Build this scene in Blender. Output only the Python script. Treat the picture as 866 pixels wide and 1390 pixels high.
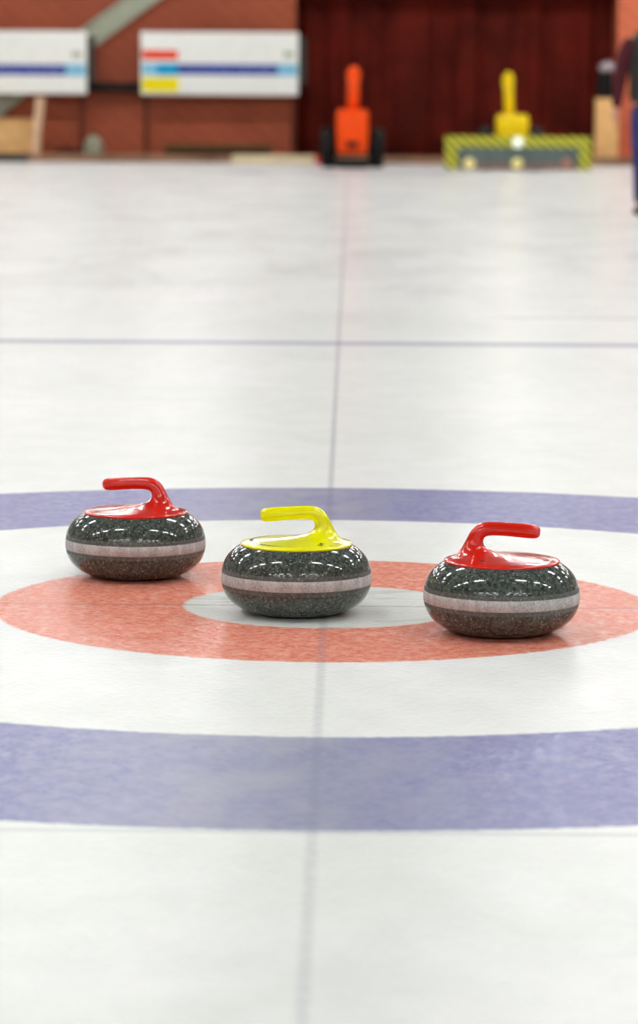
import bpy, bmesh, math, random
from mathutils import Vector, Matrix
from mathutils.bvhtree import BVHTree
random.seed(7)
sc = bpy.context.scene
for o in list(bpy.data.objects):
    bpy.data.objects.remove(o)
COL = sc.collection

# ---------------------------------------------------------------- camera
CAM = Vector((0.04142, -5.77375, 0.89732))
F = Vector((-0.00898624, 0.9921693, -0.12457655))
R = Vector((0.99992831, 0.00990185, 0.00673248))
U = Vector((-0.0079133, 0.12450712, 0.99218716))
FPX = 4350.0
cd = bpy.data.cameras.new('camera')
cam = bpy.data.objects.new('camera', cd)
COL.objects.link(cam)
m = Matrix((R, U, -F)).transposed().to_4x4()
m.translation = CAM
cam.matrix_world = m
cd.sensor_fit = 'HORIZONTAL'
cd.sensor_width = 24.0
cd.lens = FPX / 866 * 24.0
cd.clip_start = 0.1
cd.clip_end = 200
cd.dof.use_dof = True
cd.dof.focus_distance = 5.72
cd.dof.aperture_fstop = (cd.lens / 1000) / 0.0215
sc.camera = cam

# ---------------------------------------------------------------- world, exposure
w = bpy.data.worlds.new('world')
sc.world = w
w.use_nodes = True
w.node_tree.nodes['Background'].inputs[0].default_value = (0.9, 0.95, 1.0, 1)
w.node_tree.nodes['Background'].inputs[1].default_value = 0.15
sc.view_settings.view_transform = 'Standard'
sc.view_settings.look = 'None'
sc.view_settings.exposure = 0.0
sc.view_settings.gamma = 1.0
sc.view_settings.use_curve_mapping = False
LAMP = 70.0                       # emission of the ceiling fixtures
LAMP_COL = (0.995, 1.0, 0.992, 1)


def at(px, py, Y):
    """point on the world plane y = Y seen at photo pixel px, py"""
    d = F + R * ((px - 433) / FPX) - U * ((py - 695) / FPX)
    return CAM + d * ((Y - CAM.y) / d.y)


# ---------------------------------------------------------------- materials
def lin(r, g, b):
    f = lambda c: (c / 255 / 12.92) if c / 255 <= 0.04045 else ((c / 255 + 0.055) / 1.055) ** 2.4
    return (f(r), f(g), f(b), 1)


class NT:
    def __init__(s, name):
        s.m = bpy.data.materials.new(name)
        s.m.use_nodes = True
        s.t = s.m.node_tree
        s.b = s.t.nodes['Principled BSDF']

    def n(s, kind, **kw):
        x = s.t.nodes.new('ShaderNode' + kind)
        for k, v in kw.items():
            setattr(x, k, v)
        return x

    def put(s, sock, v):
        if hasattr(v, 'is_linked') or hasattr(v, 'links'):
            s.t.links.new(v, sock)
        else:
            sock.default_value = v

    def math(s, op, a, b=0.0, c=None, clamp=False):
        x = s.n('Math', operation=op)
        x.use_clamp = clamp
        s.put(x.inputs[0], a)
        s.put(x.inputs[1], b)
        if c is not None:
            s.put(x.inputs[2], c)
        return x.outputs[0]

    def mix(s, f, a, b):
        x = s.n('Mix', data_type='RGBA')
        s.put(x.inputs[0], f)
        s.put(x.inputs[6], a)
        s.put(x.inputs[7], b)
        return x.outputs[2]

    def noise(s, scale, vec=None, detail=4.0, rough=0.5, dist=0.0):
        x = s.n('TexNoise')
        x.inputs['Scale'].default_value = scale
        x.inputs['Detail'].default_value = detail
        x.inputs['Roughness'].default_value = rough
        x.inputs['Distortion'].default_value = dist
        if vec is not None:
            s.put(x.inputs['Vector'], vec)
        return x.outputs[0]

    def ramp(s, f, lo, hi):
        x = s.n('MapRange')
        x.clamp = True
        x.interpolation_type = 'SMOOTHSTEP'
        s.put(x.inputs[0], f)
        x.inputs[1].default_value = lo
        x.inputs[2].default_value = hi
        return x.outputs[0]

    def pos(s):
        return s.n('TexCoord').outputs['Object']

    def mapping(s, vec, scale=(1, 1, 1), rot=(0, 0, 0)):
        x = s.n('Mapping')
        s.put(x.inputs[0], vec)
        x.inputs['Scale'].default_value = scale
        x.inputs['Rotation'].default_value = rot
        return x.outputs[0]

    def bump(s, h, strength, dist):
        x = s.n('Bump')
        x.inputs['Strength'].default_value = strength
        x.inputs['Distance'].default_value = dist
        s.put(x.inputs['Height'], h)
        s.t.links.new(x.outputs[0], s.b.inputs['Normal'])

    def set(s, **kw):
        for k, v in kw.items():
            s.put(s.b.inputs[k.replace('_', ' ')], v)
        return s


def simple(name, rgb, rough=0.5, var=0.12, scale=8.0, metal=0.0, spec=0.2):
    t = NT(name)
    c = lin(*rgb)
    d = tuple(x * (1 - var) for x in c[:3]) + (1,)
    e = tuple(min(1, x * (1 + var)) for x in c[:3]) + (1,)
    f = t.noise(scale, t.pos())
    t.set(Base_Color=t.mix(t.ramp(f, 0.3, 0.7), d, e), Roughness=rough, Metallic=metal)
    t.b.inputs['Specular IOR Level'].default_value = spec
    return t.m


# ---- ice with the painted house, centre line, tee line, back line and hog line
def ice_material():
    t = NT('pebbled_ice')
    P = t.pos()
    sx = t.n('SeparateXYZ')
    t.put(sx.inputs[0], P)
    X, Y = sx.outputs[0], sx.outputs[1]
    wob = t.math('MULTIPLY', t.math('SUBTRACT', t.noise(60, P, 3), 0.5), 0.016)

    def radius(cy):
        dy = t.math('SUBTRACT', Y, cy)
        return t.math('ADD', t.math('SQRT', t.math('ADD', t.math('MULTIPLY', X, X), t.math('MULTIPLY', dy, dy))), wob)

    def inside(r, rad, soft=0.006):
        x = t.ramp(r, rad - soft, rad + soft)
        return t.math('SUBTRACT', 1.0, x)

    def band(v, c, half, soft=0.004):
        a = t.math('ABSOLUTE', t.math('SUBTRACT', v, c))
        return t.math('SUBTRACT', 1.0, t.ramp(a, half - soft, half + soft))

    fine = t.ramp(t.noise(75, P, 5, 0.65), 0.3, 0.7)
    mid = t.ramp(t.noise(9, t.mapping(P, (1, 0.6, 1)), 5, 0.6), 0.3, 0.7)
    big = t.ramp(t.noise(0.7, P, 5, 0.6), 0.3, 0.7)
    white = t.mix(big, lin(236, 240, 235), lin(246, 247, 247))
    white = t.mix(t.math('MULTIPLY', mid, 0.25), white, lin(214, 216, 214))
    # scuffed, greyer ice down the sheet
    far = t.math('MULTIPLY', t.ramp(Y, 4.0, 14.0), 0.65)
    scuff = t.ramp(t.noise(1.6, t.mapping(P, (1.0, 0.35, 1)), 6, 0.7, 0.6), 0.42, 0.72)
    white = t.mix(t.math('MULTIPLY', far, scuff), white, lin(206, 205, 206))
    # blue ring, worn grey along the centre line
    wear = t.math('SUBTRACT', 1.0, t.ramp(t.math('ABSOLUTE', t.math('ADD', X, 0.06)), 0.02, 0.45))
    wear = t.math('MULTIPLY', wear, t.math('ADD', t.math('MULTIPLY', mid, 0.5), 0.45), clamp=True)
    blue = t.mix(fine, lin(106, 108, 166), lin(134, 137, 186))
    blue = t.mix(t.math('MULTIPLY', t.ramp(t.noise(34, t.mapping(P, (1, 0.7, 1)), 4, 0.7), 0.4, 0.65), 0.6), blue, lin(158, 160, 196))
    blue = t.mix(t.math('MULTIPLY', mid, 0.4), blue, lin(112, 110, 168))
    blue = t.mix(wear, blue, lin(170, 172, 188))
    red = t.mix(fine, lin(214, 104, 84), lin(244, 168, 146))
    red = t.mix(t.math('MULTIPLY', t.ramp(t.noise(40, t.mapping(P, (1, 0.7, 1)), 4, 0.7), 0.45, 0.65), 0.5), red, lin(250, 196, 176))
    red = t.mix(t.math('MULTIPLY', mid, 0.35), red, lin(216, 124, 94))
    button = t.mix(t.ramp(t.noise(5, t.mapping(P, (1, 2.2, 1), (0, 0, 0.5)), 4, 0.6, 0.8), 0.5, 0.75), lin(224, 226, 222), lin(160, 164, 162))

    r = radius(0.0)
    c = white
    c = t.mix(inside(r, 1.837), c, blue)
    c = t.mix(inside(r, 1.2314), c, white)
    c = t.mix(inside(r, 0.601), c, red)
    c = t.mix(inside(r, 0.2560), c, button)
    # the far house, squeezed by distance
    r2 = radius(40.6)
    c = t.mix(t.math('MULTIPLY', inside(r2, 1.83), 0.55), c, lin(150, 150, 190))
    c = t.mix(inside(r2, 1.23), c, white)
    c = t.mix(t.math('MULTIPLY', inside(r2, 0.6), 0.5), c, lin(225, 150, 140))
    ragged = t.ramp(t.noise(40, P, 4, 0.7), 0.25, 0.6)
    ln = t.math('MULTIPLY', band(X, 0.0, 0.007, 0.005), t.math('ADD', t.math('MULTIPLY', ragged, 0.16), t.math('ADD', 0.06, t.math('MULTIPLY', t.ramp(Y, -2.2, 3.0), 0.18))))
    c = t.mix(ln, c, lin(120, 128, 150))
    ln = t.math('MULTIPLY', band(Y, 0.0, 0.008), t.math('ADD', t.math('MULTIPLY', ragged, 0.3), 0.06))
    c = t.mix(ln, c, lin(105, 100, 120))
    c = t.mix(t.math('MULTIPLY', band(Y, -1.845, 0.008, 0.005), 0.28), c, lin(130, 140, 165))
    c = t.mix(t.math('MULTIPLY', band(Y, 6.62, 0.085, 0.02), 0.62), c, lin(112, 118, 170))
    c = t.mix(t.math('MULTIPLY', band(Y, 34.0, 0.16, 0.05), 0.45), c, lin(205, 130, 130))
    # one scraped mark right of the centre line
    mk = t.math('MULTIPLY', band(Y, 8.25, 0.05, 0.05), band(X, 1.02, 0.34, 0.08))
    c = t.mix(t.math('MULTIPLY', mk, 0.4), c, lin(130, 134, 124))
    t.set(Base_Color=c)
    t.set(Roughness=0.5, IOR=1.31)
    t.b.inputs['Specular IOR Level'].default_value = 0.04
    v = t.n('TexVoronoi')
    v.feature = 'SMOOTH_F1'
    v.inputs['Scale'].default_value = 95
    v.inputs['Smoothness'].default_value = 0.6
    t.put(v.inputs['Vector'], t.mapping(P, (1, 1, 1)))
    h = t.math('ADD', t.math('MULTIPLY', v.outputs[0], -1.0), t.math('MULTIPLY', t.noise(130, P, 3), 0.6))
    bp = t.n('Bump')
    bp.inputs['Strength'].default_value = 0.85
    bp.inputs['Distance'].default_value = 0.0012
    t.put(bp.inputs['Height'], h)
    t.t.links.new(bp.outputs[0], t.b.inputs['Coat Normal'])
    t.set(Coat_Roughness=0.09, Coat_IOR=1.31, Coat_Weight=0.44)
    return t.m


def granite_material():
    t = NT('polished_granite')
    P = t.pos()
    a = t.noise(330, P, 3, 0.6)
    b = t.noise(150, P, 2, 0.5)
    v = t.n('TexVoronoi')
    v.inputs['Scale'].default_value = 300
    t.put(v.inputs['Vector'], P)
    base = t.mix(t.ramp(b, 0.35, 0.65), lin(50, 56, 52), lin(84, 92, 86))
    base = t.mix(t.ramp(a, 0.56, 0.74), base, lin(138, 144, 136))
    hsv = t.n('SeparateColor')
    t.put(hsv.inputs[0], v.outputs['Color'])
    speck = t.math('MULTIPLY', t.ramp(hsv.outputs[0], 0.9, 0.93), t.math('SUBTRACT', 1.0, t.ramp(v.outputs[0], 0.3, 0.5)))
    base = t.mix(speck, base, lin(160, 164, 156))
    z = t.n('SeparateXYZ')
    t.put(z.inputs[0], P)
    dz = t.math('ABSOLUTE', t.math('SUBTRACT', z.outputs[2], 0.0646))
    strip = t.math('SUBTRACT', 1.0, t.ramp(dz, 0.0160, 0.0190))
    base = t.mix(t.math('MULTIPLY', strip, 0.25), base, lin(122, 120, 118))
    t.set(Base_Color=base, Roughness=t.math('ADD', 0.09, t.math('MULTIPLY', strip, 0.4)), IOR=1.5)
    return t.m


def band_material():
    t = NT('matte_striking_band')
    P = t.pos()
    a = t.noise(260, P, 4, 0.7)
    ang = t.mapping(P, (1, 1, 0.08))
    s = t.noise(60, ang, 4, 0.65)
    c = t.mix(t.ramp(a, 0.3, 0.7), lin(152, 150, 150), lin(200, 197, 196))
    c = t.mix(t.math('MULTIPLY', t.ramp(s, 0.4, 0.7), 0.5), c, lin(226, 223, 223))
    c = t.mix(t.ramp(t.noise(330, P, 2, 0.5), 0.66, 0.72), c, lin(96, 92, 92))
    t.set(Base_Color=c, Roughness=0.65)
    t.bump(a, 0.3, 0.0006)
    return t.m


def plastic(name, rgb, rough=0.16):
    t = NT(name)
    c = lin(*rgb)
    t.set(Base_Color=t.mix(t.noise(30, t.pos()), tuple(x * 0.93 for x in c[:3]) + (1,), c), Roughness=rough)
    t.b.inputs['Coat Weight'].default_value = 0.35
    t.b.inputs['Coat Roughness'].default_value = 0.04
    return t.m


def wall_material(name, rgb, rgb2):
    t = NT(name)
    P = t.pos()
    g = t.ramp(t.noise(0.8, P, 4, 0.6), 0.3, 0.7)
    c = t.mix(g, lin(*rgb), lin(*rgb2))
    wv = t.n('TexWave')
    wv.wave_type = 'BANDS'
    wv.bands_direction = 'X'
    wv.inputs['Scale'].default_value = 1.4
    wv.inputs['Distortion'].default_value = 0.6
    t.put(wv.inputs['Vector'], t.mapping(P, (1, 1, 1), (0, 0.9, 0)))
    c = t.mix(t.math('MULTIPLY', wv.outputs[1], 0.22), c, lin(*[int(k * 0.72) for k in rgb]))
    t.set(Base_Color=c, Roughness=0.7)
    t.bump(t.noise(14, P), 0.2, 0.01)
    return t.m


def hazard_material():
    t = NT('hazard_stripes')
    P = t.mapping(t.pos(), (1, 1, 1), (0, 0.785, 0))
    s = t.n('SeparateXYZ')
    t.put(s.inputs[0], P)
    f = t.math('FRACT', t.math('MULTIPLY', s.outputs[0], 9.5))
    t.set(Base_Color=t.mix(t.ramp(f, 0.60, 0.64), lin(205, 200, 40), lin(40, 42, 20)), Roughness=0.35)
    return t.m


def emit(name, col, strength):
    t = NT(name)
    t.set(Base_Color=tuple(0.6 * x for x in col[:3]) + (1,), Emission_Color=col)
    t.b.inputs['Emission Strength'].default_value = strength
    return t.m


M_ICE = ice_material()
M_GRAN = granite_material()
M_BAND = band_material()
M_RED = plastic('red_plastic', (222, 34, 18))
M_YEL = plastic('yellow_plastic', (255, 252, 0))
M_GASKET = simple('black_gasket', (14, 14, 14), 0.5)
M_INK = simple('black_ink', (26, 24, 12), 0.5)
M_INKR = simple('dark_red_ink', (120, 20, 20), 0.5)
M_WALL = wall_material('russet_wall_paint', (150, 66, 36), (174, 84, 50))
M_WALLR = wall_material('salmon_wall', (226, 108, 72), (236, 124, 86))  # lighter, pinker tone for the right part of the back wall
M_SIDE = simple('side_wall_paint', (150, 140, 130), 0.7, 0.04, 1.0)
M_CEIL = simple('dark_ceiling_boards', (92, 88, 82), 0.8, 0.03, 1.0)
M_CURT = simple('maroon_curtain_cloth', (92, 22, 11), 0.85, 0.35, 1.2)
M_WALK = simple('brown_walkway_boards', (112, 84, 66), 0.7, 0.2, 3.0)
M_BEAM = simple('brown_edge_beam', (142, 106, 82), 0.6, 0.25, 2.0)
M_CREAM = simple('cream_plank_wood', (214, 196, 160), 0.6)
M_WOOD = simple('tan_plywood', (232, 184, 122), 0.6, 0.1, 5.0)
M_PINE = simple('pale_pine', (222, 184, 150), 0.6)
M_STEEL = simple('pale_green_steel', (176, 180, 160), 0.5, 0.06)
M_BLACK = simple('black_rubber', (16, 16, 15), 0.6)
M_DGREY = simple('dark_grey_metal', (62, 58, 54), 0.5)
M_PGREY = simple('panel_grey_green', (92, 104, 102), 0.35)
M_ORANGE = simple('orange_enamel', (246, 76, 4), 0.35, 0.06)
M_YENAM = simple('yellow_enamel', (240, 204, 0), 0.35, 0.06)
M_HAZ = hazard_material()
M_GLINTY = emit('warm_glint_glow', (0.9, 0.78, 0.3, 1), 0.45)  # emission imitates a warm reflected highlight, no lamp
M_GLINTW = emit('white_glint_glow', (0.93, 1.0, 0.88, 1), 0.75)  # emission imitates a white reflected highlight, no lamp
M_REFLD = simple('dull_pink_reflector', (176, 128, 112), 0.4)
M_TUBE = emit('fluorescent_diffuser', LAMP_COL, LAMP)
M_FIX = simple('white_fixture_metal', (220, 220, 216), 0.5)
M_WHITE = simple('white_board', (248, 249, 244), 0.45, 0.02)
M_CRED = simple('board_red', (240, 62, 14), 0.45, 0.03)
M_CYAN = simple('board_cyan', (0, 160, 214), 0.45, 0.03)
M_CLB = simple('board_light_blue', (136, 200, 228), 0.45, 0.03)
M_CDB = simple('board_dark_blue', (36, 62, 156), 0.45, 0.05)
M_CYEL = simple('board_yellow', (250, 232, 0), 0.45, 0.03)
M_NUM = simple('board_numerals', (168, 182, 226), 0.5, 0.02)
M_GPL = simple('grey_green_plastic', (146, 146, 126), 0.45, 0.1)
M_OLIVE = simple('olive_bench_wood', (96, 74, 42), 0.6, 0.2)
M_REDM = simple('red_marker_plastic', (176, 24, 36), 0.4)
M_JACKET = simple('charcoal_vest_cloth', (50, 52, 48), 0.85, 0.2)
M_SLEEVE = simple('maroon_sleeve_cloth', (76, 28, 36), 0.85, 0.15)
M_JEANS = simple('navy_denim', (50, 58, 104), 0.85, 0.2, 20)
M_SKIN = simple('skin', (206, 150, 124), 0.5, 0.05)
M_HAIR = simple('brown_hair', (60, 42, 30), 0.7, 0.2, 40)
M_SHOE = simple('black_shoe', (22, 22, 24), 0.5)
M_RAG = simple('lilac_grey_cloth', (176, 162, 168), 0.8)


# ---------------------------------------------------------------- mesh helpers
def empty(name, loc, label=None, cat=None, group=None, rz=0):
    o = bpy.data.objects.new(name, None)
    o.location = loc
    o.rotation_euler = (0, 0, rz)
    COL.objects.link(o)
    tag(o, label, cat, group)
    return o


def tag(o, label=None, cat=None, group=None, kind=None):
    if label: o['label'] = label
    if cat: o['category'] = cat
    if group: o['group'] = group
    if kind: o['kind'] = kind
    return o


def link(name, bm, mat, parent=None, smooth=False):
    me = bpy.data.meshes.new(name)
    bmesh.ops.recalc_face_normals(bm, faces=bm.faces[:])
    bm.to_mesh(me)
    bm.free()
    if smooth:
        for p in me.polygons: p.use_smooth = True
    me.materials.append(mat)
    o = bpy.data.objects.new(name, me)
    COL.objects.link(o)
    if parent: o.parent = parent
    return o


def box(bm, c, s, bevel=0.0, rot=None):
    r = bmesh.ops.create_cube(bm, size=1)
    vs = r['verts']
    bmesh.ops.scale(bm, vec=Vector(s), verts=vs)
    if bevel:
        es = list({e for v in vs for e in v.link_edges})
        q = bmesh.ops.bevel(bm, geom=es, offset=bevel, segments=2, affect='EDGES', profile=0.7)
        vs = list({v for f in q['faces'] for v in f.verts} | {v for v in vs if v.is_valid})
    if rot is not None:
        bmesh.ops.rotate(bm, cent=(0, 0, 0), matrix=rot, verts=vs)
    bmesh.ops.translate(bm, vec=Vector(c), verts=vs)
    return vs


def cyl(bm, p0, p1, r0, r1=None, seg=24):
    p0, p1 = Vector(p0), Vector(p1)
    d = p1 - p0
    q = d.to_track_quat('Z', 'Y').to_matrix().to_4x4()
    mt = Matrix.Translation((p0 + p1) / 2) @ q
    bmesh.ops.create_cone(bm, cap_ends=True, segments=seg, radius1=r0, radius2=r0 if r1 is None else r1, depth=d.length, matrix=mt)


def lathe(bm, prof, seg=96, close=True):
    rings = []
    for r, z in prof:
        if r < 1e-6:
            rings.append([bm.verts.new((0, 0, z))])
        else:
            rings.append([bm.verts.new((r * math.cos(2 * math.pi * k / seg), r * math.sin(2 * math.pi * k / seg), z)) for k in range(seg)])
    for a, b in zip(rings, rings[1:]):
        for k in range(seg):
            k2 = (k + 1) % seg
            if len(a) == 1: bm.faces.new((a[0], b[k], b[k2]))
            elif len(b) == 1: bm.faces.new((a[k], a[k2], b[0]))
            else: bm.faces.new((a[k], a[k2], b[k2], b[k]))


def text_mesh(name, body, size, mat, parent, extrude=0.0):
    cu = bpy.data.curves.new(name, 'FONT')
    cu.body = body
    cu.size = size
    cu.extrude = extrude
    cu.align_x = 'CENTER'
    cu.align_y = 'CENTER'
    tmp = bpy.data.objects.new(name + '_tmp', cu)
    COL.objects.link(tmp)
    bpy.context.view_layer.update()
    me = bpy.data.meshes.new_from_object(tmp.evaluated_get(bpy.context.evaluated_depsgraph_get()))
    bpy.data.objects.remove(tmp)
    me.materials.clear()
    me.materials.append(mat)
    o = bpy.data.objects.new(name, me)
    COL.objects.link(o)
    o.parent = parent
    return o


# ================================================================ setting
ICE_END, WALL_Y, HALF, H = 48.3, 50.3, 13.0, 5.7


def slab(name, x0, x1, y0, y1, z0, z1, mat, kind='structure'):
    bm = bmesh.new()
    box(bm, ((x0 + x1) / 2, (y0 + y1) / 2, (z0 + z1) / 2), (x1 - x0, y1 - y0, z1 - z0))
    me_o = link(name, bm, mat)
    tag(me_o, kind=kind)
    return me_o


bm = bmesh.new()
bmesh.ops.create_grid(bm, x_segments=1, y_segments=1, size=1)
bmesh.ops.scale(bm, vec=(HALF, (ICE_END + 16) / 2, 1), verts=bm.verts[:])
bmesh.ops.translate(bm, vec=(0, (ICE_END - 16) / 2, 0), verts=bm.verts[:])
tag(link('floor', bm, M_ICE), kind='structure')
slab('floor_walkway', -HALF, HALF, ICE_END, WALL_Y + 1.2, -0.2, 0.0, M_WALK)
slab('wall_left', -HALF - 0.2, -HALF, -16, WALL_Y, 0, H, M_SIDE)
slab('wall_right', HALF, HALF + 0.2, -16, WALL_Y, 0, H, M_SIDE)
slab('wall_front', -HALF, HALF, -16.2, -16, 0, H, M_SIDE)
slab('ceiling', -HALF, HALF, -16.2, WALL_Y + 1.2, H, H + 0.2, M_CEIL)
xl = at(401, 110, WALL_Y).x
xr = at(838, 110, WALL_Y).x
slab('wall_back', -HALF, xl, WALL_Y, WALL_Y + 1.1, 0, H, M_WALL)
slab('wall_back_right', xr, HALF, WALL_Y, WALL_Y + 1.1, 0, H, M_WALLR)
slab('wall_recess', xl, xr, WALL_Y + 1.1, WALL_Y + 1.2, 0, H, M_CURT)
slab('trim_1', xl, xr, WALL_Y, WALL_Y + 1.1, 3.05, H, M_WALL)  # header above the view, lowered so that it shades the curtain top
# low bumper beam at the end of the ice
bm = bmesh.new()
box(bm, (0, ICE_END + 0.1, 0.065), (2 * HALF - 0.02, 0.2, 0.13), 0.02)
tag(link('baseboard_back', bm, M_BEAM), kind='structure')

# curtain filling the recess
bm = bmesh.new()
n = 500
cols = []
x = xl + 0.02
for k in range(n + 1):
    xx = xl + 0.02 + (xr - xl - 0.04) * k / n
    yy = WALL_Y + 0.80 + 0.07 * math.sin(xx * 9 + 1.3 * math.sin(xx * 2.3)) + 0.035 * math.sin(xx * 19 + 2 * math.sin(xx * 3.1))
    cols.append([bm.verts.new((xx, yy + 0.02 * math.sin(z * 1.3 + xx * 4), z)) for z in (0.01, 0.6, 1.2, 1.8, 2.4, 3.04)])
for a, b in zip(cols, cols[1:]):
    for j in range(5):
        bm.faces.new((a[j], b[j], b[j + 1], a[j + 1]))
cu = link('stage_curtain', bm, M_CURT, None, True)
cu.modifiers.new('solidify', 'SOLIDIFY').thickness = 0.008
tag(cu, 'dark maroon curtain hanging in folds across the wide opening in the far wall', 'curtain')

# ================================================================ ceiling lights
base = empty('ceiling_light', (0, 0, 0), 'white fluorescent ceiling light above the curling sheets', 'light', 'rows of ceiling lights over the ice')
bm = bmesh.new()
box(bm, (0, 0, -0.035), (1.28, 0.30, 0.07), 0.01)
hs = link('housing', bm, M_FIX, base)
bm = bmesh.new()
box(bm, (0, 0, -0.078), (1.2, 0.24, 0.016), 0.004)
df = link('diffuser', bm, M_TUBE, base)
first = True
for y in [-1.3 + 5.9 * k for k in (-2.2, -1.6, 0, 1, 2, 3, 4, 5, 6, 7, 8)]:  # first two rows, behind the camera, added to brighten stones and near ice
    for x in (-9.6, -7.1, -4.7, -2.25, 2.25, 4.7, 7.1, 9.6):
        if first:
            base.location = (x, y, H - 0.002)
            first = False
            continue
        r = base.copy()
        COL.objects.link(r)
        r.location = (x, y, H - 0.002)
        for ch in (hs, df):
            c = ch.copy()
            COL.objects.link(c)
            c.parent = r

# ================================================================ curling stones
RS = 0.1346


def stone_granite(parent):
    up, dn, n = 0.56, 0.53, 2.5
    prof = [(0, 0.03), (0.30, 0.025), (0.42, 0.004), (0.45, 0.0)]
    zc = 0.48
    for k in range(1, 22):
        z = -0.478 + k * (0.478 - 0.07) / 21
        prof.append(((1 - (abs(z) / dn) ** n) ** (1 / n), z + zc))
    prof.append((0.985, zc - 0.055)); prof.append((0.985, zc + 0.055))
    for k in range(0, 26):
        z = 0.07 + k * (0.485 - 0.07) / 25
        prof.append(((1 - (z / up) ** n) ** (1 / n), z + zc))
    prof += [(0.4, zc + 0.488), (0, zc + 0.488)]
    bm = bmesh.new()
    lathe(bm, [(r * RS, z * RS) for r, z in prof], 128)
    return link('granite_body', bm, M_GRAN, parent, True)


def stone_band(parent):
    bm = bmesh.new()
    zc = 0.48
    prof = [(0.96, zc - 0.05), (0.995, zc - 0.074), (1.003, zc - 0.066), (1.006, zc), (1.003, zc + 0.066), (0.995, zc + 0.074), (0.96, zc + 0.05)]
    lathe(bm, [(r * RS, z * RS) for r, z in prof], 128)
    return link('striking_band', bm, M_BAND, parent, True)


def stone_handle(parent, mat):
    """cap, neck and grip as one continuous loft; the grip points to +x"""
    S = []  # cx, cz, tangent angle (90 = up), half in-plane, half across
    for cx, cz, a in ((0, -0.035, 0.70), (0, -0.03, 0.735), (0, -0.012, 0.752), (0, 0.004, 0.748), (-0.005, 0.016, 0.725), (-0.015, 0.024, 0.68),
                      (-0.055, 0.034, 0.60), (-0.12, 0.045, 0.50), (-0.20, 0.060, 0.395)):
        S.append((cx, cz, 90, a, a * (0.985 if a < 0.7 else 1)))
    S += [(-0.275, 0.082, 90, 0.300, 0.285), (-0.335, 0.115, 92, 0.215, 0.19), (-0.362, 0.155, 90, 0.160, 0.135), (-0.362, 0.205, 84, 0.126, 0.108),
          (-0.350, 0.255, 80, 0.108, 0.098), (-0.335, 0.300, 74, 0.101, 0.095), (-0.312, 0.342, 60, 0.099, 0.094), (-0.278, 0.376, 40, 0.098, 0.093),
          (-0.232, 0.398, 20, 0.094, 0.091), (-0.17, 0.408, 5, 0.090, 0.088), (-0.09, 0.409, -1, 0.088, 0.086), (0.02, 0.405, -3, 0.088, 0.087),
          (0.14, 0.398, -4, 0.090, 0.089), (0.26, 0.389, -5, 0.093, 0.090), (0.36, 0.380, -5, 0.092, 0.089), (0.42, 0.375, -5, 0.088, 0.085),
          (0.455, 0.372, -5, 0.078, 0.074), (0.478, 0.370, -5, 0.058, 0.055), (0.488, 0.369, -5, 0.030, 0.028)]
    bm = bmesh.new()
    seg = 48
    rings = []
    for cx, cz, ang, a, b in S:
        A = math.radians(ang)
        N = (math.sin(A), -math.cos(A))
        rings.append([bm.verts.new(((cx + a * math.cos(t) * N[0]) * RS, b * math.sin(t) * RS, (cz + a * math.cos(t) * N[1]) * RS))
                      for t in [2 * math.pi * k / seg for k in range(seg)]])
    for p, q in zip(rings, rings[1:]):
        for k in range(seg):
            bm.faces.new((p[k], p[(k + 1) % seg], q[(k + 1) % seg], q[k]))
    bm.faces.new(rings[0][::-1])
    bm.faces.new(rings[-1])
    o = link('handle', bm, mat, parent, True)
    o.location = (0, 0, (0.48 + 0.455) * RS)
    sm = o.modifiers.new('subdiv', 'SUBSURF')
    sm.levels = sm.render_levels = 1
    bm = bmesh.new()
    zc = 0.48 + 0.455
    lathe(bm, [(0, (zc - 0.03) * RS), (0.745 * RS, (zc - 0.03) * RS), (0.745 * RS, (zc - 0.06) * RS), (0, (zc - 0.06) * RS)], 96)
    return o


def gasket(parent):
    bm = bmesh.new()
    zc = 0.48 + 0.42
    lathe(bm, [(0.4 * RS, (zc + 0.02) * RS), (0.725 * RS, (zc + 0.02) * RS), (0.745 * RS, (zc - 0.0) * RS), (0.755 * RS, (zc - 0.03) * RS), (0.4 * RS, (zc - 0.03) * RS)], 96)
    return link('gasket', bm, M_GASKET, parent, True)


def surf_z(x):
    """height of the cap surface near its front at radius x (units of R)"""
    return 0.030


def stone(loc, rz, mat, label, mark=None):
    t = empty('curling_stone', loc, label, 'curling stone', 'curling stones in the house', rz)
    stone_granite(t)
    stone_band(t)
    gasket(t)
    h = stone_handle(t, mat)
    if mark:
        body, lx, ly, ink, ro = mark
        q = text_mesh('number_mark', body, 0.026, ink, h)
        tree = BVHTree.FromPolygons([v.co for v in h.data.vertices], [p.vertices for p in h.data.polygons])
        rot = Matrix.Rotation(ro, 3, 'Z')
        for v in q.data.vertices:
            c = rot @ v.co
            c.x += lx * RS
            c.y += ly * RS
            hit = tree.ray_cast(Vector((c.x, c.y, 0.2)), Vector((0, 0, -1)))[0]
            v.co = (c.x, c.y, hit.z + 0.0005)
    return t


stone((0.30881, -0.27958, 0), math.radians(-3), M_RED,
      'red-handled curling stone on the right edge of the red ring, grip pointing right',
      ('4', -0.25, -0.47, M_INKR, 0.5))
stone((-0.05004, -0.07657, 0), math.radians(180 + 4), M_YEL,
      'yellow-handled curling stone sitting on the white button in the middle',
      ('5', -0.29, 0.50, M_INK, math.pi - 0.4))
stone((-0.36830, 0.36041, 0), math.radians(180 - 12), M_RED,
      'red-handled curling stone farthest back at the left, grip pointing left')

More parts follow.
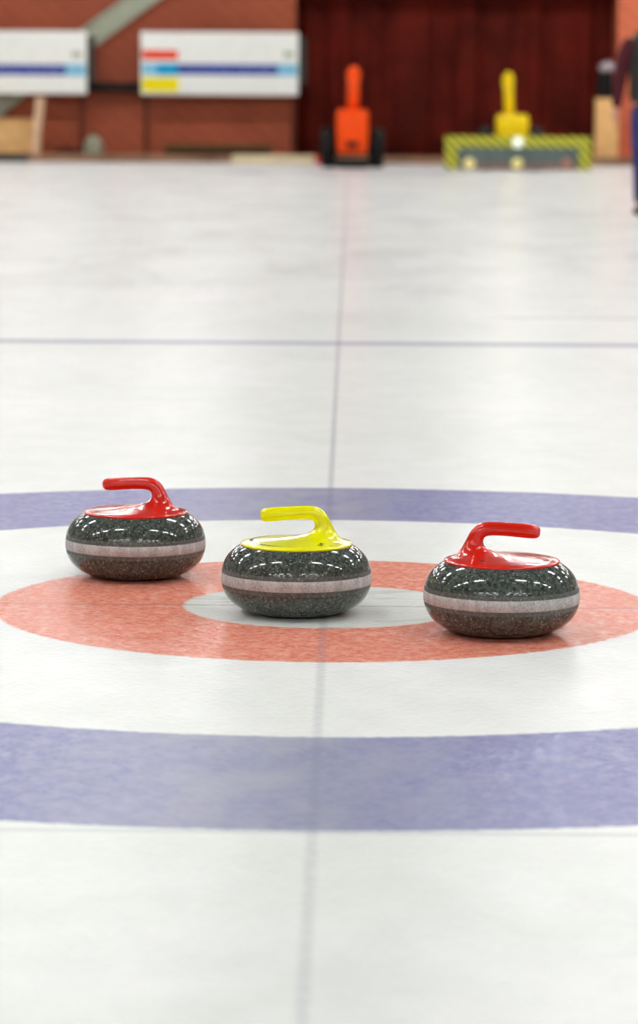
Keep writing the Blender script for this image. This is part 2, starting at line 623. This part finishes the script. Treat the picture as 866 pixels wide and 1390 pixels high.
# ================================================================ far end of the hall
# --- scoreboards
def scoreboard(x0, x1, y0, y1, label, full):
    Yb = 49.9
    c = at((x0 + x1) / 2, y1, Yb)
    k = FPX / (Yb - CAM.y)
    Wd, Hd = (x1 - x0) / k, (y1 - y0) / k
    t = empty('scoreboard', (c.x, Yb, c.z), label, 'scoreboard', 'scoreboards on the far wall')

    def panel(name, a, b, u, v, mat, dy, th=0.012):     # a,b,u,v in photo pixels
        bm = bmesh.new()
        box(bm, (((a + b) / 2 - (x0 + x1) / 2) / k, -0.03 - dy, (y1 - (u + v) / 2) / k), ((b - a) / k, th, (v - u) / k))
        return link(name, bm, mat, t)
    bm = bmesh.new()
    box(bm, (0, 0, Hd / 2), (Wd, 0.06, Hd), 0.012)
    link('board', bm, M_WHITE, t)
    o = x1 - 404
    panel('end_strip', 376 + o, 403 + o, 87, 103, M_CLB, 0.002)
    ns = panel('number_strip', 242 + o, 376 + o, 88, 102, M_CDB, 0.002)
    for i in range(11):
        nm = text_mesh('numeral', str(i + 1), 0.145, M_NUM, ns, 0.001)
        nm.rotation_euler = (math.pi / 2, 0, 0)
        nm.location = ((248.5 + o + i * 11.9 - (x0 + x1) / 2) / k, -0.041, (y1 - 95) / k)
    if full:
        panel('team_strip', 194, 213, 87, 103, M_CLB, 0.002)
        panel('team_strip', 213, 242, 87, 103, M_CYAN, 0.004)
        panel('score_card', 194, 242, 70, 82, M_CRED, 0.006)
        panel('score_card', 194, 243, 106, 125, M_CYEL, 0.006)
    else:
        panel('team_strip', 194 + o, 213 + o, 87, 103, M_CLB, 0.002)
    panel('maker_mark', 384 + o, 398 + o, 71, 78, M_STEEL, 0.002)
    bm = bmesh.new()
    box(bm, (Wd / 2 + 0.07, 0.05, Hd * 0.55), (0.13, 0.12, Hd * 0.75), 0.02)
    link('side_bracket', bm, M_DGREY, t)
    for s in (-1, 1):
        bm = bmesh.new()
        xx = s * (Wd / 2 - 0.09)
        box(bm, (xx, 0.08, (Hd * 0.5 - c.z) / 2), (0.07, 0.05, Hd * 0.5 + c.z), 0.008)
        link('post', bm, M_DWOOD, t)
    return t


M_DWOOD = simple('dark_red_post_paint', (84, 36, 22), 0.6)
scoreboard(192, 404, 45, 129, 'white scoreboard with red and yellow cards at its left, beside the dark curtain', True)
scoreboard(-96, 117, 43, 127, 'white scoreboard cut off by the left edge of the photo', False)

# --- black rail between the boards
a, b = at(117, 118, 50.15), at(196, 119, 50.15)
bm = bmesh.new()
box(bm, ((a.x + b.x) / 2, 50.15, a.z), (b.x - a.x, 0.2, 0.16), 0.02)
t = link('wall_rail', bm, M_BLACK)
tag(t, 'black horizontal rail on the russet wall between the two scoreboards', 'rail')

# --- diagonal steel brace on the wall
p, q = at(260, -51, 50.2), at(-90, 204, 50.2)
bm = bmesh.new()
d = (q - p)
rot = Matrix.Rotation(-math.atan2(d.z, d.x), 3, 'Y')
box(bm, (p + q) / 2, (d.length, 0.06, 0.10), 0.0, rot)
for s in (-1, 1):
    nrm = Vector((-d.z, 0, d.x)).normalized() * 0.165 * s
    box(bm, (p + q) / 2 + nrm, (d.length, 0.14, 0.04), 0.004, rot)
box(bm, (p + q) / 2 + Vector((0, 0.03, 0)), (d.length, 0.02, 0.34), 0.0, rot)
tag(link('diagonal_brace', bm, M_STEEL), 'pale grey-green steel brace running diagonally up the wall behind the left scoreboard', 'brace')

# --- plywood crate, leaning board, jug, bench, plank at the left
def zfloor(px, py, Y):
    return at(px, py, Y)


Yc = 49.2
k = FPX / (Yc - CAM.y)
t = empty('plywood_crate', (at(10, 200, Yc).x, Yc + 0.25, 0), 'tan plywood crate against the wall at the far left', 'crate')
zt = at(10, 163, Yc).z
wd = 84 / k
bm = bmesh.new()
box(bm, (0, 0, zt / 2), (wd - 0.04, 0.44, zt - 0.04))
link('panel', bm, M_WOOD, t)
for sx in (-1, 1):
    for sy in (-1, 1):
        bm = bmesh.new()
        box(bm, (sx * (wd / 2 - 0.03), sy * 0.22, zt / 2), (0.06, 0.05, zt), 0.005)
        link('corner_batten', bm, M_WOOD, t)
bm = bmesh.new()
box(bm, (0, 0, zt + 0.01), (wd + 0.02, 0.5, 0.03), 0.004)
link('lid', bm, M_WOOD, t)

p, q = at(55, 132, 49.12), at(46, 216, 48.85)
q.z = 0.02
bm = bmesh.new()
d = p - q
rq = d.to_track_quat('Z', 'Y').to_matrix()
box(bm, (p + q) / 2, (0.15, 0.025, d.length), 0.004, rq)
tag(link('leaning_board', bm, M_PINE), 'narrow pale board leaning upright against the plywood crate', 'board')

t = empty('plastic_jug', (at(127, 200, 48.9).x, 48.9, 0), 'grey-green plastic jug on the floor below the gap between scoreboards', 'jug')
bm = bmesh.new()
lathe(bm, [(0, 0), (0.165, 0), (0.172, 0.02), (0.172, 0.26), (0.155, 0.33), (0.09, 0.40), (0.05, 0.42), (0.05, 0.45), (0, 0.45)], 32)
link('jug_body', bm, M_GPL, t, True)
bm = bmesh.new()
lathe(bm, [(0, 0.45), (0.055, 0.45), (0.055, 0.48), (0, 0.48)], 24)
link('cap', bm, M_BLACK, t)

t = empty('low_bench', (at(296, 200, 49.4).x, 49.4, 0), 'low dark olive bench standing below the right scoreboard', 'bench')
k = FPX / (49.4 - CAM.y)
wb = 148 / k
zb = at(296, 196, 49.4).z
bm = bmesh.new()
box(bm, (0, 0, zb - 0.05), (wb, 0.36, 0.10), 0.02)
link('seat', bm, M_OLIVE, t)
for sx in (-1, 0, 1):
    bm = bmesh.new()
    box(bm, (sx * (wb / 2 - 0.08), 0, (zb - 0.1) / 2), (0.08, 0.32, zb - 0.1), 0.006)
    link('leg', bm, M_BLACK, t)
bm = bmesh.new()
box(bm, (0, 0.1, (zb - 0.1) / 2 + 0.02), (wb - 0.2, 0.03, zb - 0.16))
link('dark_infill', bm, M_BLACK, t)  # black sheet that makes the space below the seat dark

a, b = at(315, 217, 48.2), at(428, 217, 48.2)
bm = bmesh.new()
box(bm, ((a.x + b.x) / 2, 48.2, 0.07), (b.x - a.x, 0.16, 0.14), 0.012)
tag(link('cream_plank', bm, M_CREAM), 'short cream wooden plank lying along the end of the ice left of the orange machine', 'plank')
a = at(433, 217, 48.0)
bm = bmesh.new()
lathe(bm, [(0, 0), (0.075, 0), (0.08, 0.02), (0.07, 0.09), (0.035, 0.13), (0, 0.135)], 24)
o = link('red_marker', bm, M_REDM, None, True)
o.location = (a.x, 48.0, 0)
tag(o, 'small red marker on the ice beside the orange machine and the cream plank', 'marker')

a, b = at(-30, 217, 48.1), at(38, 217, 48.1)
bm = bmesh.new()
cyl(bm, (a.x, 48.1, 0.07), (b.x, 48.1, 0.07), 0.07, None, 20)
tag(link('rolled_mat', bm, M_DGREY, None, True), 'dark rolled mat lying at the end of the ice in front of the plywood crate', 'mat')
a = at(90, 205, 49.3)
bm = bmesh.new()
box(bm, (0, 0, 0.11), (0.42, 0.26, 0.22), 0.04)
box(bm, (0, 0, 0.24), (0.12, 0.03, 0.03), 0.01)
o = link('tool_case', bm, M_DWOOD)
o.location = (a.x, 49.3, 0)
tag(o, 'low dark brown tool case on the floor between the crate and the grey jug', 'case')


# --- ice scraper machines
def scraper(cx, Y, pole_top_px, enamel, label, body_w, body_px, wheels, pole_w, px0):
    k = FPX / (Y - CAM.y)
    c = at(cx, 225, Y)
    t = empty('ice_scraper', (c.x, Y, 0), label, 'ice scraper machine', 'ice scraping machines at the far end')
    zb0 = at(cx, body_px[1], Y).z
    zb1 = at(cx, body_px[0], Y).z
    zp = at(cx, pole_top_px, Y).z
    bw = body_w / k
    # body: tapered rounded hood
    bm = bmesh.new()
    secs = [(0.0, 0.86), (0.12, 0.94), (0.5, 1.0), (0.85, 1.0), (0.96, 0.94), (1.0, 0.84)]
    rings = []
    for f, s in secs:
        z = zb0 + (zb1 - zb0) * f
        hw, hd, rr = bw / 2 * s, 0.36 * s, 0.07
        pts = []
        for (sx, sy, a0) in ((1, 1, 0), (-1, 1, 90), (-1, -1, 180), (1, -1, 270)):
            for j in range(5):
                A = math.radians(a0 + j * 22.5)
                pts.append(bm.verts.new((sx * (hw - rr) + rr * math.cos(A), sy * (hd - rr) + rr * math.sin(A), z)))
        rings.append(pts)
    for p_, q_ in zip(rings, rings[1:]):
        for j in range(20):
            bm.faces.new((p_[j], p_[(j + 1) % 20], q_[(j + 1) % 20], q_[j]))
    bm.faces.new(rings[0][::-1]); bm.faces.new(rings[-1])
    hood = link('motor_hood', bm, enamel, t, True)
    em = hood.modifiers.new('edge', 'EDGE_SPLIT'); em.split_angle = math.radians(40)
    bm = bmesh.new()
    box(bm, (0, -0.365, zb0 + (zb1 - zb0) * 0.2), (bw * 0.35, 0.02, 0.09), 0.01)
    link('vent', bm, M_BLACK, hood)
    # handle column with rounded head
    pw = pole_w / k / 2
    px = (px0 - cx) / k
    bm = bmesh.new()
    cyl(bm, (px * 0.6, 0.05, zb1 - 0.04), (px, 0.18, zp - 0.12), pw * 0.95, pw * 0.9, 20)
    col = link('handle_column', bm, enamel, t, True)
    bm = bmesh.new()
    bmesh.ops.create_uvsphere(bm, u_segments=20, v_segments=12, radius=1)
    bmesh.ops.scale(bm, vec=(pw * 1.15, pw * 1.1, 0.15), verts=bm.verts[:])
    bmesh.ops.translate(bm, vec=(px, 0.18, zp - 0.15), verts=bm.verts[:])
    link('handle_head', bm, enamel, t, True)
    bm = bmesh.new()
    cyl(bm, (px - 0.1, 0.30, zp - 0.2), (px + 0.1, 0.30, zp - 0.2), 0.018, None, 12)
    cyl(bm, (px, 0.18, zp - 0.2), (px, 0.31, zp - 0.2), 0.02, None, 12)
    link('grip_bar', bm, M_BLACK, t, True)
    # wheels
    for s in (-1, 1):
        x0, x1, r = wheels
        bm = bmesh.new()
        prof = [(0, x0), (r * 0.5, x0), (r * 0.55, x0 + 0.02), (r * 0.88, x0), (r, x0 + 0.03), (r, x1 - 0.03), (r * 0.88, x1), (r * 0.5, x1 - 0.02), (0, x1 - 0.02)]
        lathe(bm, prof, 36)
        wl = link('wheel', bm, M_BLACK, t, True)
        wl.rotation_euler = (0, s * math.pi / 2, 0)
        wl.location = (0, 0.12, r)
    bm = bmesh.new()
    cyl(bm, (-wheels[1] + 0.03, 0.12, wheels[2]), (wheels[1] - 0.03, 0.12, wheels[2]), 0.035, None, 16)
    link('axle', bm, M_DGREY, t, True)
    return t, k


t, k = scraper(478, 44.3, 89, M_ORANGE, 'orange ice scraper machine with black wheels and an upright handle column', 43, (148, 208), (0.255, 0.49, 0.31), 17, 479)
bm = bmesh.new()
box(bm, (0, -0.25, 0.085), (0.52, 0.5, 0.13), 0.02)
box(bm, (0, -0.5, 0.035), (0.5, 0.04, 0.06), 0.004)
link('blade_housing', bm, M_BLACK, t)

t, k = scraper(694, 43.3, 97, M_YENAM, 'yellow ice scraper machine with a wide black and yellow striped blade box', 42, (155, 206), (0.27, 0.49, 0.33), 14, 689)
kk = FPX / (42.75 - CAM.y)
off = at(703.5, 220, 42.75).x - t.location.x
z0, z1 = 0.02, at(703, 185, 42.75).z
W2 = 197 / kk
bm = bmesh.new()
box(bm, (off, -0.40, (z0 + z1) / 2), (W2 - 0.04, 0.30, z1 - z0 - 0.03), 0.01)
bb = link('blade_box', bm, M_PGREY, t)
zt = at(703, 200, 42.75).z
bm = bmesh.new()
box(bm, (off, -0.40, (zt + z1) / 2), (W2, 0.34, z1 - zt), 0.012)
link('striped_rim', bm, M_HAZ, bb)
for s in (-1, 1):
    bm = bmesh.new()
    box(bm, (off + s * (W2 / 2 - 8.5 / kk), -0.40, (z0 + zt) / 2 - 0.002), (17 / kk, 0.34, zt - z0 - 0.006), 0.012)
    link('striped_end', bm, M_HAZ, bb)
bm = bmesh.new()
box(bm, (off, -0.555, 0.075), (W2 - 0.42, 0.02, 0.10), 0.004)
link('reflection_strip', bm, simple('mauve_reflection', (128, 106, 100), 0.5), bb)  # strip coloured as the brownish pink reflections below the grey panel
for (lx, ly, mt) in ((703, 193, M_GLINTW), (637, 222, M_GLINTY), (702, 222, M_GLINTY), (769, 222, M_REFLD)):
    p = at(lx, ly, 42.72)
    bm = bmesh.new()
    lathe(bm, [(0, 0.045), (0.04, 0.04), (0.07, 0.022), (0.083, 0.0), (0, 0)], 28)
    lm = link('glint_disc', bm, mt, t, True)  # round reflectors; any glow stands in for ceiling lights mirrored in them
    lm.rotation_euler = (math.pi / 2, 0, 0)
    lm.location = (p.x - t.location.x, -0.567, max(p.z, 0.085))

# --- tan box, black case and cloth at the right of the curtain
Yb = 48.9
k = FPX / (Yb - CAM.y)
c = at(822.5, 180, Yb)
zt = at(822, 135, Yb).z
t = empty('tall_plywood_box', (c.x, Yb, 0), 'tall tan plywood box standing at the right end of the curtain', 'box')
bm = bmesh.new()
box(bm, (0, 0, zt / 2), (31 / k - 0.03, 0.36, zt), 0.004)
link('carcass', bm, M_WOOD, t)
for s in (-1, 1):
    bm = bmesh.new()
    box(bm, (s * (15.5 / k - 0.02), -0.185, zt / 2), (0.04, 0.03, zt), 0.004)
    link('front_batten', bm, M_WOOD, t)
bm = bmesh.new()
box(bm, (0, 0, zt + 0.01), (31 / k, 0.40, 0.02), 0.004)
link('top_board', bm, M_WOOD, t)
zs = zt + 0.021
z1 = at(822, 97, Yb).z
t = empty('black_canister', (at(821, 110, Yb).x, Yb, zs), 'black canister standing on top of the tall plywood box', 'canister')
bm = bmesh.new()
hh = z1 - zs
lathe(bm, [(0, 0), (0.135, 0), (0.145, 0.015), (0.145, hh * 0.85), (0.13, hh * 0.95), (0, hh)], 32)
link('canister_body', bm, M_BLACK, t, True)
bm = bmesh.new()
for j in range(12):
    A = math.pi * j / 12; B = math.pi * (j + 1) / 12
    cyl(bm, (0.09 * math.cos(A), -0.148, hh * 0.5 + 0.05 * math.sin(A)), (0.09 * math.cos(B), -0.148, hh * 0.5 + 0.05 * math.sin(B)), 0.008, None, 8)
link('handle', bm, M_BLACK, t, True)
# crumpled cloth
bm = bmesh.new()
bmesh.ops.create_icosphere(bm, subdivisions=4, radius=1)
rnd = random.Random(3)
ph = [(rnd.uniform(2, 6), rnd.uniform(2, 6), rnd.uniform(2, 6), rnd.uniform(0, 6)) for _ in range(6)]
for v in bm.verts:
    d = 1 + 0.07 * sum(math.sin(a * v.co.x + b_ * v.co.y + c_ * v.co.z + e) for a, b_, c_, e in ph) / 1.5
    v.co = Vector((v.co.x * 0.125 * d, v.co.y * 0.12 * d, max(v.co.z, -0.45) * 0.11 * d))
o = link('crumpled_cloth', bm, M_RAG, None, True)
o.location = (at(824, 92, Yb).x, Yb, z1 + 0.055)
tag(o, 'crumpled lilac-grey cloth lying on top of the black canister', 'cloth')


# ================================================================ person at the right edge
def skin(name, joints, edges, mat, parent, levels=2, root=0):
    me = bpy.data.meshes.new(name)
    me.from_pydata([j[:3] for j in joints], edges, [])
    o = bpy.data.objects.new(name, me)
    COL.objects.link(o)
    o.parent = parent
    md = o.modifiers.new('skin', 'SKIN')
    md.use_smooth_shade = True
    me.materials.append(mat)
    for i, j in enumerate(joints):
        rr = j[3] if isinstance(j[3], tuple) else (j[3], j[3])
        me.skin_vertices[0].data[i].radius = rr
        me.skin_vertices[0].data[i].use_root = (i == root)
    s = o.modifiers.new('sub', 'SUBSURF')
    s.levels = s.render_levels = levels
    return o


def chain(n0, n):
    return [(n0 + i, n0 + i + 1) for i in range(n - 1)]


Yp = 22.2
pc = at(883, 200, Yp)
P_ = empty('person', (pc.x, Yp, 0), 'person in a charcoal vest with maroon sleeves and jeans, cut off by the right edge', 'person')
P_.scale = (1.03, 1.03, 1.03)
# body: joints in metres, person faces away from the camera (+y); x- side is the visible arm
J, E = [], []


def add(pts, attach=None):
    i0 = len(J)
    J.extend(pts)
    E.extend(chain(i0, len(pts)))
    if attach is not None: E.append((attach, i0))
    return i0


add([(0, 0, 0.96, (0.15, 0.11)), (0, 0, 1.08, (0.14, 0.10)), (0, 0, 1.24, (0.15, 0.11)), (0, 0, 1.40, (0.16, 0.11)), (0, 0.0, 1.51, (0.085, 0.075)),
     (0, 0.0, 1.58, 0.056), (0, 0.01, 1.64, 0.062), (0, 0.02, 1.70, (0.074, 0.088)), (0, 0.02, 1.77, (0.078, 0.098)), (0, 0.01, 1.83, (0.06, 0.075))])
for s in (-1, 1):
    add([(s * 0.15, 0, 1.46, 0.062), (s * 0.215, 0, 1.40, 0.055), (s * 0.255, -0.01, 1.22, 0.045), (s * 0.27, -0.01, 1.12, 0.04), (s * 0.285, 0.03, 0.98, 0.032), (s * 0.295, 0.05, 0.88, 0.025),
         (s * 0.298, 0.055, 0.83, (0.022, 0.038)), (s * 0.298, 0.06, 0.80, (0.016, 0.04))], 3)
    add([(s * 0.09, 0, 0.88, 0.08), (s * 0.09, 0, 0.70, 0.07), (s * 0.085, 0.01, 0.50, 0.055), (s * 0.082, -0.01, 0.38, 0.054), (s * 0.08, -0.02, 0.12, 0.036),
         (s * 0.082, 0.0, 0.05, 0.036), (s * 0.09, 0.12, 0.035, (0.042, 0.025))], 0)
body = skin('body', J, E, M_SKIN, P_, 2, 0)
# fingers and thumb, head details join the same figure as children
for s in (-1, 1):
    pts, ed = [], []
    for i, (dy, ln) in enumerate(((-0.03, 0.062), (-0.01, 0.075), (0.012, 0.078), (0.032, 0.07))):
        n0 = len(pts)
        y = 0.06 - dy
        pts += [(s * 0.298, y, 0.80, 0.0095), (s * 0.298, y + 0.001, 0.80 - ln * 0.45, 0.009), (s * 0.292, y + 0.002, 0.80 - ln * 0.8, 0.0085), (s * 0.282, y + 0.002, 0.80 - ln * 1.1, 0.0075)]
        ed += chain(n0, 4)
        if i: ed.append((n0 - 4, n0))
    n0 = len(pts)
    pts += [(s * 0.292, 0.085, 0.85, 0.012), (s * 0.280, 0.115, 0.82, 0.0105), (s * 0.272, 0.122, 0.785, 0.009)]
    ed += chain(n0, 3) + [(0, n0)]
    skin('hand', pts, ed, M_SKIN, P_, 1)
# face, ears and hair
bm = bmesh.new()
bmesh.ops.create_uvsphere(bm, u_segments=24, v_segments=16, radius=1)
for v in bm.verts:
    f = 1.0 if v.co.y < 0.35 else 0.96
    v.co = Vector((v.co.x * 0.090, v.co.y * 0.108 * f, v.co.z * 0.10))
    if v.co.y > 0.05 and v.co.z < 0.045: v.co.y = 0.05
    if v.co.z < -0.06: v.co.z = -0.06
bmesh.ops.translate(bm, vec=(0, 0.0, 1.79), verts=bm.verts[:])
link('hair', bm, M_HAIR, P_, True)
bm = bmesh.new()
cyl(bm, (0, 0.10, 1.755), (0, 0.135, 1.73), 0.008, 0.016, 12)
link('nose', bm, M_SKIN, P_, True)
for s in (-1, 1):
    bm = bmesh.new()
    bmesh.ops.create_uvsphere(bm, u_segments=12, v_segments=8, radius=1)
    bmesh.ops.scale(bm, vec=(0.010, 0.018, 0.032), verts=bm.verts[:])
    bmesh.ops.translate(bm, vec=(s * 0.088, 0.03, 1.75), verts=bm.verts[:])
    link('ear', bm, M_SKIN, P_, True)
    bm = bmesh.new()
    bmesh.ops.create_uvsphere(bm, u_segments=12, v_segments=8, radius=0.012)
    bmesh.ops.translate(bm, vec=(s * 0.032, 0.104, 1.765), verts=bm.verts[:])
    link('eye', bm, M_HAIR, P_, True)
bm = bmesh.new()
box(bm, (0, 0.105, 1.69), (0.045, 0.012, 0.009), 0.003)
link('mouth', bm, simple('lips', (170, 90, 84), 0.5), P_)
# clothes
skin('vest', [(0, 0, 0.90, (0.215, 0.15)), (0, 0, 1.05, (0.205, 0.145)), (0, 0, 1.25, (0.215, 0.15)), (0, 0, 1.40, (0.225, 0.145)), (0, 0, 1.50, (0.20, 0.125)), (0, 0, 1.57, (0.10, 0.09))],
     chain(0, 6), M_JACKET, P_)
for s in (-1, 1):
    skin('sleeve', [(s * 0.13, 0, 1.45, 0.085), (s * 0.205, 0, 1.42, 0.082), (s * 0.24, -0.005, 1.30, 0.07), (s * 0.263, -0.01, 1.15, 0.062), (s * 0.28, 0.01, 1.02, 0.052), (s * 0.293, 0.04, 0.90, 0.042)],
         chain(0, 6), M_SLEEVE, P_)
    sh = skin('shoe', [(s * 0.082, -0.05, 0.05, (0.045, 0.05)), (s * 0.084, 0.03, 0.05, (0.048, 0.05)), (s * 0.09, 0.12, 0.035, (0.052, 0.034)), (s * 0.095, 0.18, 0.03, (0.04, 0.028))], chain(0, 4), M_SHOE, P_, 1)
skin('jeans', [(0, 0, 1.00, (0.165, 0.13)), (0, 0, 0.92, (0.17, 0.13)),
               (-0.09, 0, 0.80, 0.095), (-0.09, 0, 0.62, 0.083), (-0.086, 0.01, 0.48, 0.072), (-0.083, -0.01, 0.3, 0.066), (-0.082, -0.02, 0.09, 0.060),
               (0.09, 0, 0.80, 0.095), (0.09, 0, 0.62, 0.083), (0.086, 0.01, 0.48, 0.072), (0.083, -0.01, 0.3, 0.066), (0.082, -0.02, 0.09, 0.060)],
     [(0, 1), (1, 2), (2, 3), (3, 4), (4, 5), (5, 6), (1, 7), (7, 8), (8, 9), (9, 10), (10, 11)], M_JEANS, P_)
